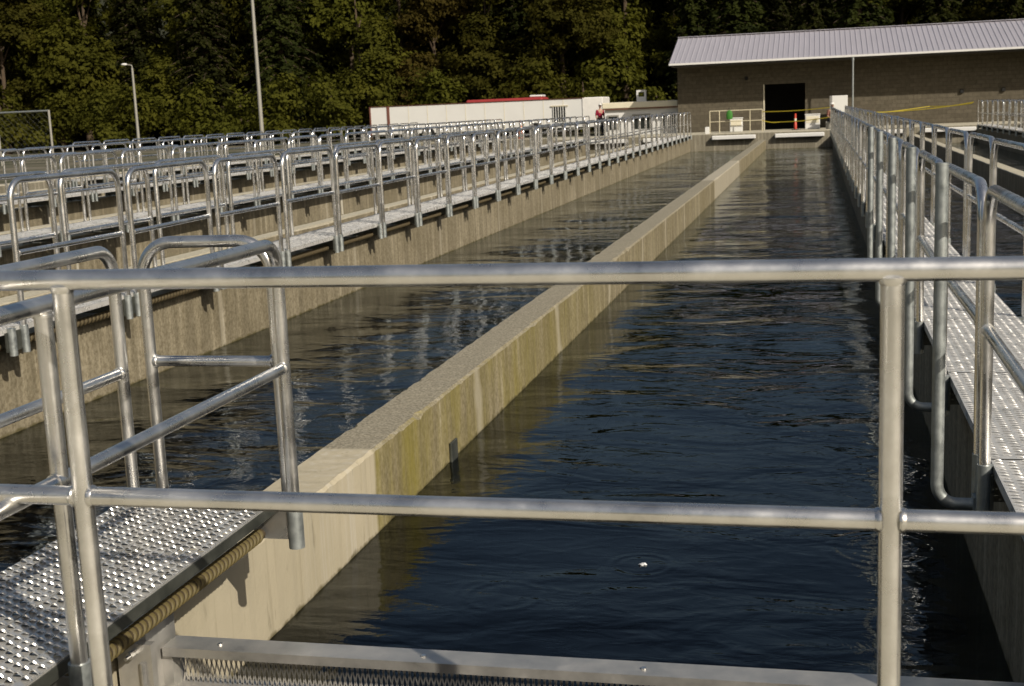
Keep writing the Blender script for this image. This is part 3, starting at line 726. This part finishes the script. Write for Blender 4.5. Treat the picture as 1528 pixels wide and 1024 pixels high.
# ------------------------------------------------------------------ people (skin-modifier bodies turned into meshes)
def skinned(name, verts, edges, radii, mat, parent, sub=2):
    m=bpy.data.meshes.new(name); m.from_pydata(verts,edges,[]); o=bpy.data.objects.new(name,m); COL.objects.link(o)
    sm=o.modifiers.new('skin','SKIN'); sm.use_smooth_shade=True
    sv=m.skin_vertices[0].data
    for v,r_ in zip(sv,radii): v.radius=r_ if isinstance(r_,tuple) else (r_,r_)
    sv[0].use_root=True
    ss=o.modifiers.new('sub','SUBSURF'); ss.levels=ss.render_levels=sub
    dg=bpy.context.evaluated_depsgraph_get(); me=bpy.data.meshes.new_from_object(o.evaluated_get(dg))
    bpy.data.objects.remove(o); me.name=name; me.materials.clear(); me.materials.append(mat)
    return link(name,me,parent)
def person(label, loc, rz, shirt, trousers, hat, sitting=False):
    t=thing('person',label,'person',loc,rz)
    if sitting:
        hip=.47; V=[(0,0,hip),(0,.01,hip+.22),(0,.0,hip+.42),(0,-.01,hip+.53),(0,-.03,hip+.68),
          (.19,0,hip+.44),(.25,-.06,hip+.18),(.17,-.26,hip+.10),(-.19,0,hip+.44),(-.25,-.06,hip+.18),(-.17,-.26,hip+.10),
          (.1,-.04,hip),(.13,-.42,hip+.02),(.13,-.44,.08),(.13,-.58,.03),(-.1,-.04,hip),(-.13,-.42,hip+.02),(-.13,-.44,.08),(-.13,-.58,.03)]
    else:
        hip=.93; V=[(0,0,hip),(0,.01,hip+.22),(0,.0,hip+.44),(0,-.01,hip+.56),(0,-.03,hip+.71),
          (.19,0,hip+.46),(.25,.02,hip+.17),(.27,-.06,hip-.08),(-.19,0,hip+.46),(-.26,.0,hip+.17),(-.24,-.12,hip-.06),
          (.1,0,hip-.05),(.11,-.03,.5),(.12,.02,.09),(.13,-.13,.035),(-.1,0,hip-.05),(-.12,-.04,.5),(-.13,.02,.09),(-.14,-.13,.035)]
    E=[(0,1),(1,2),(2,3),(3,4),(2,5),(5,6),(6,7),(2,8),(8,9),(9,10),(0,11),(11,12),(12,13),(13,14),(0,15),(15,16),(16,17),(17,18)]
    Rr=[(.15,.11),(.145,.10),(.15,.10),.055,.06,.062,.048,.036,.062,.048,.036,.09,.062,.045,.04,.09,.062,.045,.04]
    # one continuous body, with hands grown on
    vs=list(V); es=list(E); rs=list(Rr)
    for hi,s in ((7,1),(10,-1)):
        hx,hy,hz=V[hi]; pz=len(vs)
        vs.append((hx,hy-.01,hz-.07)); es.append((hi,pz)); rs.append((.034,.018))
        for fx,fl in ((-.026,.05),(-.009,.06),(.009,.057),(.026,.045)):
            q=len(vs); vs.append((hx+fx,hy-.02,hz-.12)); es.append((pz,q)); rs.append(.009)
            vs.append((hx+fx,hy-.03,hz-.12-fl)); es.append((q,q+1)); rs.append(.007)
        q=len(vs); vs.append((hx-s*.045,hy-.04,hz-.09)); es.append((pz,q)); rs.append(.010)
    skinned('body',vs,es,rs,M['skin'],t,1)
    hz=V[4][2]; hy=V[4][1]
    hd=MB().ball((0,hy,hz+.03),.078,.095,.118,14,10).ball((0,hy-.098,hz+.01),.014,.02,.02,8,6)
    for s in (-1,1): hd.ball((s*.078,hy+.005,hz+.02),.012,.022,.032,8,6)
    hd.build('head',M['skin'],t,smooth=True)
    e=MB()
    for s in (-1,1): e.ball((s*.03,hy-.083,hz+.045),.011,.01,.008,8,6)
    e.ball((0,hy-.088,hz-.035),.024,.008,.006,8,6); e.build('face',M['face'],t,smooth=True)
    def grow(ix, k): return [ (tuple(a+k for a in Rr[i]) if isinstance(Rr[i],tuple) else Rr[i]+k) for i in ix]
    ix=[0,1,2,5,6,8,9]; mp={a:i for i,a in enumerate(ix)}
    skinned('shirt',[V[i] for i in ix],[(mp[a],mp[b]) for a,b in E if a in mp and b in mp],grow(ix,.018),shirt,t,2)
    ix=[0,11,12,13,15,16,17]; mp={a:i for i,a in enumerate(ix)}
    skinned('trousers',[V[i] for i in ix],[(mp[a],mp[b]) for a,b in E if a in mp and b in mp],grow(ix,.014),trousers,t,2)
    c=MB().ball((0,hy+.005,hz+.075),.092,.108,.085,14,8)
    if hat: c.add([(.07,hy-.08,hz+.085),(-.07,hy-.08,hz+.085),(-.05,hy-.18,hz+.075),(.05,hy-.18,hz+.075),(.07,hy-.08,hz+.095),(-.07,hy-.08,hz+.095),(-.05,hy-.18,hz+.083),(.05,hy-.18,hz+.083)],[(0,1,2,3),(7,6,5,4),(0,4,5,1),(1,5,6,2),(2,6,7,3),(3,7,4,0)])
    c.build('cap' if hat else 'hair',hat or M['navy'],t,smooth=True)
    s=MB()
    for i in (14,18):
        x,y,z=V[i]; s.ball((x,y+.03,z+.01),.05,.13,.05,10,6)
    s.build('shoes',M['black'],t,smooth=True)
person('person in crimson shirt and white cap standing at the trailer end',(-12.15,75.2,GZ),R(35),M['crimson'],M['navy'],M['hatwhite'])
bx=MB().bbox(-.3,.3,-.2,.25,0,.36,.02).build('storage_crate',M['pole'],None,(.74,66.6,-.03)); tag(bx,'low grey crate under the person in white cap','crate')
person('person in white cap and dark clothes sitting behind the right railings',(.74,66.6,-.03-.04),R(20),M['rust'],M['navy'],M['hatwhite'],True)

# ------------------------------------------------------------------ poles and chain-link panel at left
lp=thing('lamp_post','shorter grey lamp post with small lamp head, left background','lamp post',(-34.2,62.,GZ))
MB().tube([(0,0,0),(0,0,4.55)],[.085,.055],12).build('pole',M['pole'],lp,smooth=True)
MB().tube(fillet([(0,0,4.5),(0,0,4.68),(-.34,-.02,4.74)],.08),.03,8).build('arm',M['pole'],lp,smooth=True)
MB().ball((-.42,-.02,4.74),.17,.11,.07,12,8).build('lamp_head',M['white'],lp,smooth=True)
MB().bbox(-.17,.17,-.17,.17,0,.1,.02).build('base',M['slab'],lp)
tp=thing('light_pole','tall tapered pale pole rising out of the top of the photo','pole',(-25.55,58.,GZ))
MB().tube([(0,0,0),(0,0,10.5)],[.105,.06],14).build('shaft',M['pole'],tp,smooth=True)
MB().bbox(-.2,.2,-.2,.2,0,.12,.02).build('base',M['slab'],tp)
MB().tube(fillet([(0,0,10.4),(0,0,10.7),(-.9,-.1,10.8)],.15),.035,8).build('arm',M['pole'],tp,smooth=True)
MB().ball((-1.1,-.12,10.8),.3,.15,.08,12,8).build('lamp_head',M['white'],tp,smooth=True)
cf=thing('chain_link_panel','tall chain-link fence panel on grey pipe frame at far left','fence',(-34.8,55.,GZ))
H=2.47
for x in (0,-2.75,-5.5): MB().tube([(x,0,0),(x,0,H+.03)],.055 if x==0 else .045,10).build('post',M['pole'],cf,smooth=True)
MB().tube([(0,0,H),(-5.5,0,H)],.045,10).build('top_rail',M['galv'],cf,smooth=True)
ch=MB(); pch=.30
n=int(5.5/pch)
for i in range(-int(H/pch),n+1):
    for s in (1,-1):
        pts=[]
        xa=-5.5+i*pch if s>0 else -5.5+(i+int(H/pch))*pch
        z0,z1=.05,H-.04
        xb=xa+s*(z1-z0)
        # clip to the panel
        def cl(x,z,x2,z2,lim):
            f=(lim-x)/(x2-x); return lim,z+f*(z2-z)
        p,q=(xa,z0),(xb,z1)
        if max(p[0],q[0])<-5.49 or min(p[0],q[0])>-.01: continue
        for lim in (-5.5,0):
            if (p[0]-lim)*(q[0]-lim)<0:
                c=cl(*p,*q,lim)
                if (lim==-5.5 and p[0]<lim) or (lim==0 and p[0]>lim): p=c
                else: q=c
        ch.tube([(p[0],.003*s,p[1]),(q[0],.003*s,q[1])],.003,4,False)
ch.build('wire_mesh',M['dark_steel'],cf)

# ------------------------------------------------------------------ forest
hill=MB(); nx,nyy=40,14
rnd=random.Random(3)
for j in range(nyy+1):
    y=96+j*7
    for i in range(nx+1):
        x=-120+i*6
        z=GZ-.05+max(0,(j-2))*2.6+(rnd.uniform(-.6,.6) if j>1 else 0)
        hill.v.append((x,y,z))
for j in range(nyy):
    for i in range(nx): hill.f.append((j*(nx+1)+i,j*(nx+1)+i+1,(j+1)*(nx+1)+i+1,(j+1)*(nx+1)+i))
struct(hill.build('hillside',M['hill'],smooth=True))

def leaf(mb, p, s, rnd, nrm):
    n=(Vector(nrm)+Vector((rnd.gauss(0,.36),rnd.gauss(0,.36),rnd.gauss(0,.36)))).normalized()
    u=n.cross(Vector((rnd.gauss(0,1),rnd.gauss(0,1),rnd.gauss(0,1)))).normalized(); w=n.cross(u)
    a=s; b=s*rnd.uniform(.45,.8)
    mb.add([p+u*a,p+w*b+n*s*.15,p-u*a,p-w*b+n*s*.15],[(0,1,2,3)])
def broad_tree(seed, h, rad, low, nclus, nleaf, s):
    rnd=random.Random(seed); tr=MB(); cr=MB()
    lean=Vector((rnd.uniform(-.4,.4),rnd.uniform(-.4,.4),0))
    tr.tube([Vector((0,0,-.2)),Vector((0,0,h*.25))+lean*.4,Vector((0,0,h*.6))+lean,Vector((0,0,h*.9))+lean*1.2],[.26,.19,.11,.03],8)
    lobes=[]
    for k in range(9):
        a=rnd.uniform(0,6.283); zz=low+(h-low)*rnd.uniform(.15,.92)
        d=rad*rnd.uniform(.25,.8)*(1-.45*((zz-low)/(h-low))**2)
        lobes.append((Vector((d*math.cos(a),d*math.sin(a),zz))+lean*(zz/h),rad*rnd.uniform(.38,.62)))
        base=Vector((0,0,zz*.72))+lean*(zz/h*.8)
        tr.tube([base,base.lerp(lobes[-1][0],.5)+Vector((0,0,.15)),lobes[-1][0]],[.08,.05,.015],5)
    for k in range(nclus):
        c,r_=lobes[rnd.randrange(len(lobes))]
        d=Vector((rnd.gauss(0,1),rnd.gauss(0,1),rnd.gauss(0,.8))).normalized()
        p=c+d*r_*rnd.uniform(.55,1.1)
        if p.z<low*.6: p.z=low*.6+rnd.uniform(0,.5)
        cs=rnd.uniform(.35,.8)
        for q in range(nleaf):
            o=Vector((rnd.gauss(0,1),rnd.gauss(0,1),rnd.gauss(0,.7)))*cs*.5
            leaf(cr,p+o,s*rnd.uniform(.6,1.3),rnd,(d+Vector((0,0,.5))))
    return tr,cr
def conifer(seed, h, rad, low, nleaf, s):
    rnd=random.Random(seed); tr=MB(); cr=MB()
    tr.tube([(0,0,-.2),(0,0,h*.5),(0,0,h)],[.28,.17,.02],8)
    z=low
    while z<h-.3:
        f=(z-low)/(h-low); L_=rad*(1-f)**.8+.25
        nb=rnd.randint(6,9); a0=rnd.uniform(0,6.28)
        for b in range(nb):
            a=a0+b*6.283/nb+rnd.uniform(-.3,.3); l=L_*rnd.uniform(.65,1.15); dr=-.28*l
            d=Vector((math.cos(a),math.sin(a),0)); 
            tr.tube([Vector((0,0,z)),d*l*.6+Vector((0,0,z+dr*.3)),d*l+Vector((0,0,z+dr))],[.04,.025,.008],4)
            for q in range(int(nleaf*(.4+l/rad))):
                t=rnd.uniform(.15,1.05); side=Vector((-d.y,d.x,0))*rnd.gauss(0,.24)*(1.2-t*.5)*l*.5
                p=d*l*t+side+Vector((0,0,z+dr*t*t+rnd.gauss(0,.09)-abs(rnd.gauss(0,.12))))
                leaf(cr,p,s*rnd.uniform(.6,1.3),rnd,(d.x*.5,d.y*.5,.7))
        z+=rnd.uniform(.42,.62)
    return tr,cr
protos=[]
def proto(kind, tc, mat):
    t,c=tc
    return (kind, t.mesh('trunk',M['bark'],True), {k:(lambda mm:(mm.materials.clear(),mm.materials.append(M[k]),mm)[2])(m_) for k,m_ in ((mat,c.mesh('crown')),)})
BRO=[proto('broad',broad_tree(s_,h_,r_,lo,420,52,.165),m_) for s_,h_,r_,lo,m_ in ((1,14.5,3.9,.6,'leafA'),(2,13.,3.5,.4,'leafA'),(3,15.5,4.2,.8,'leafA'),(4,13.5,3.6,.9,'leafC'))]
CON=[proto('con',conifer(s_,h_,r_,lo,62,.165),'leafB') for s_,h_,r_,lo in ((5,16.5,2.9,.6),(6,14.5,2.6,.4))]
BUSH=[proto('bush',broad_tree(s_,3.6,2.0,.25,110,26,.16),'leafA') for s_ in (7,8)]
def plant(pr, x, y, z, sc, rz, label, name, cat, group):
    t=thing(name,label,cat,(x,y,z),rz,group); t.scale=(sc,sc,sc*random.uniform(.94,1.06))
    link('trunk',pr[1],t)
    for k,m_ in pr[2].items(): link('crown',m_,t)
    return t
random.seed(21)
FG='forest trees behind the site'
def row(y, x0, x1, dx, pick, zz=0):
    x=x0
    while x<x1:
        pr,lab,nm=pick(x)
        plant(pr,x+random.uniform(-.8,.8),y+random.uniform(-2.2,2.2),GZ+zz,random.uniform(.86,1.12),random.uniform(0,6.28),lab,nm,'tree',FG)
        x+=dx*random.uniform(.8,1.2)
def pick_front(x):
    r_=random.random()
    if x<-14 and r_<.16: return BRO[3],'tree with yellowing brown leaves in the left half of the forest','broadleaf_tree'
    if x<-12 and r_<.86 or r_<.32: return BRO[random.randrange(3)],'olive green broadleaf tree in the forest edge behind the raceways','broadleaf_tree'
    return CON[random.randrange(2)],'very dark conifer in the forest behind the raceways','conifer_tree'
def pick_back(x):
    if random.random()<.4: return BRO[random.randrange(3)],'olive broadleaf tree deeper in the forest','broadleaf_tree'
    return CON[random.randrange(2)],'dark conifer deeper in the forest','conifer_tree'
row(90,-64,20,4.4,pick_front)
row(95,-68,24,4.3,pick_back,.3)
row(101,-72,26,4.4,pick_back,.9)
row(107,-76,28,4.6,pick_back,2.0)
row(116,-80,30,5.2,pick_back,4.5)
x=-60
while x<-5:
    plant(BUSH[random.randrange(2)],x,85.5+random.uniform(-1.2,1.2),GZ,random.uniform(.7,1.15),random.uniform(0,6.28),'leafy bush along the foot of the forest','bush','bush','bushes at the forest foot')
    x+=random.uniform(2.6,4.2)

# ------------------------------------------------------------------ camera, light, world
cam=bpy.data.cameras.new('camera'); co=bpy.data.objects.new('camera',cam); COL.objects.link(co)
yaw,pitch,roll=.234024,.175735,-.041735
fw=Vector((-math.sin(yaw)*math.cos(pitch),math.cos(yaw)*math.cos(pitch),-math.sin(pitch)))
r0=Vector((math.cos(yaw),math.sin(yaw),0)); u0=r0.cross(fw)
rt_=r0*math.cos(roll)+u0*math.sin(roll); up=-r0*math.sin(roll)+u0*math.cos(roll)
mt=Matrix((rt_,up,-fw)).transposed().to_4x4(); mt.translation=Vector((0,0,1.4163))
co.matrix_world=mt
cam.sensor_width=36; cam.lens=36*1938.2/1528; cam.clip_start=.05; cam.clip_end=1500
cam.dof.use_dof=True; cam.dof.focus_distance=6.0; cam.dof.aperture_fstop=8.5
scene.camera=co

SD=Vector((-1.10,.95,-1.0)).normalized()      # direction the sunlight travels
sun=bpy.data.lights.new('sun','SUN'); sun.energy=5.; sun.angle=R(.5); sun.color=(1,.91,.77)
so=bpy.data.objects.new('sun',sun); COL.objects.link(so); so.rotation_euler=SD.to_track_quat('-Z','Y').to_euler()
w=bpy.data.worlds.new('World'); scene.world=w; w.use_nodes=True; nt=w.node_tree
sk=nt.nodes.new('ShaderNodeTexSky'); sk.sky_type='NISHITA'; sk.sun_disc=False; sk.air_density=1.2; sk.dust_density=4.5; sk.ozone_density=1.4
tos=-SD; sk.sun_elevation=math.asin(tos.z); sk.sun_rotation=math.atan2(tos.x,tos.y)
nt.links.new(sk.outputs[0],nt.nodes['Background'].inputs[0]); nt.nodes['Background'].inputs[1].default_value=.07
vs=scene.view_settings; vs.view_transform='Standard'; vs.look='None'; vs.exposure=-.22; vs.gamma=1; vs.use_curve_mapping=False
scene.cycles.max_bounces=8; scene.cycles.transparent_max_bounces=12; scene.cycles.use_denoising=True
scene.cycles.caustics_reflective=False; scene.cycles.caustics_refractive=False
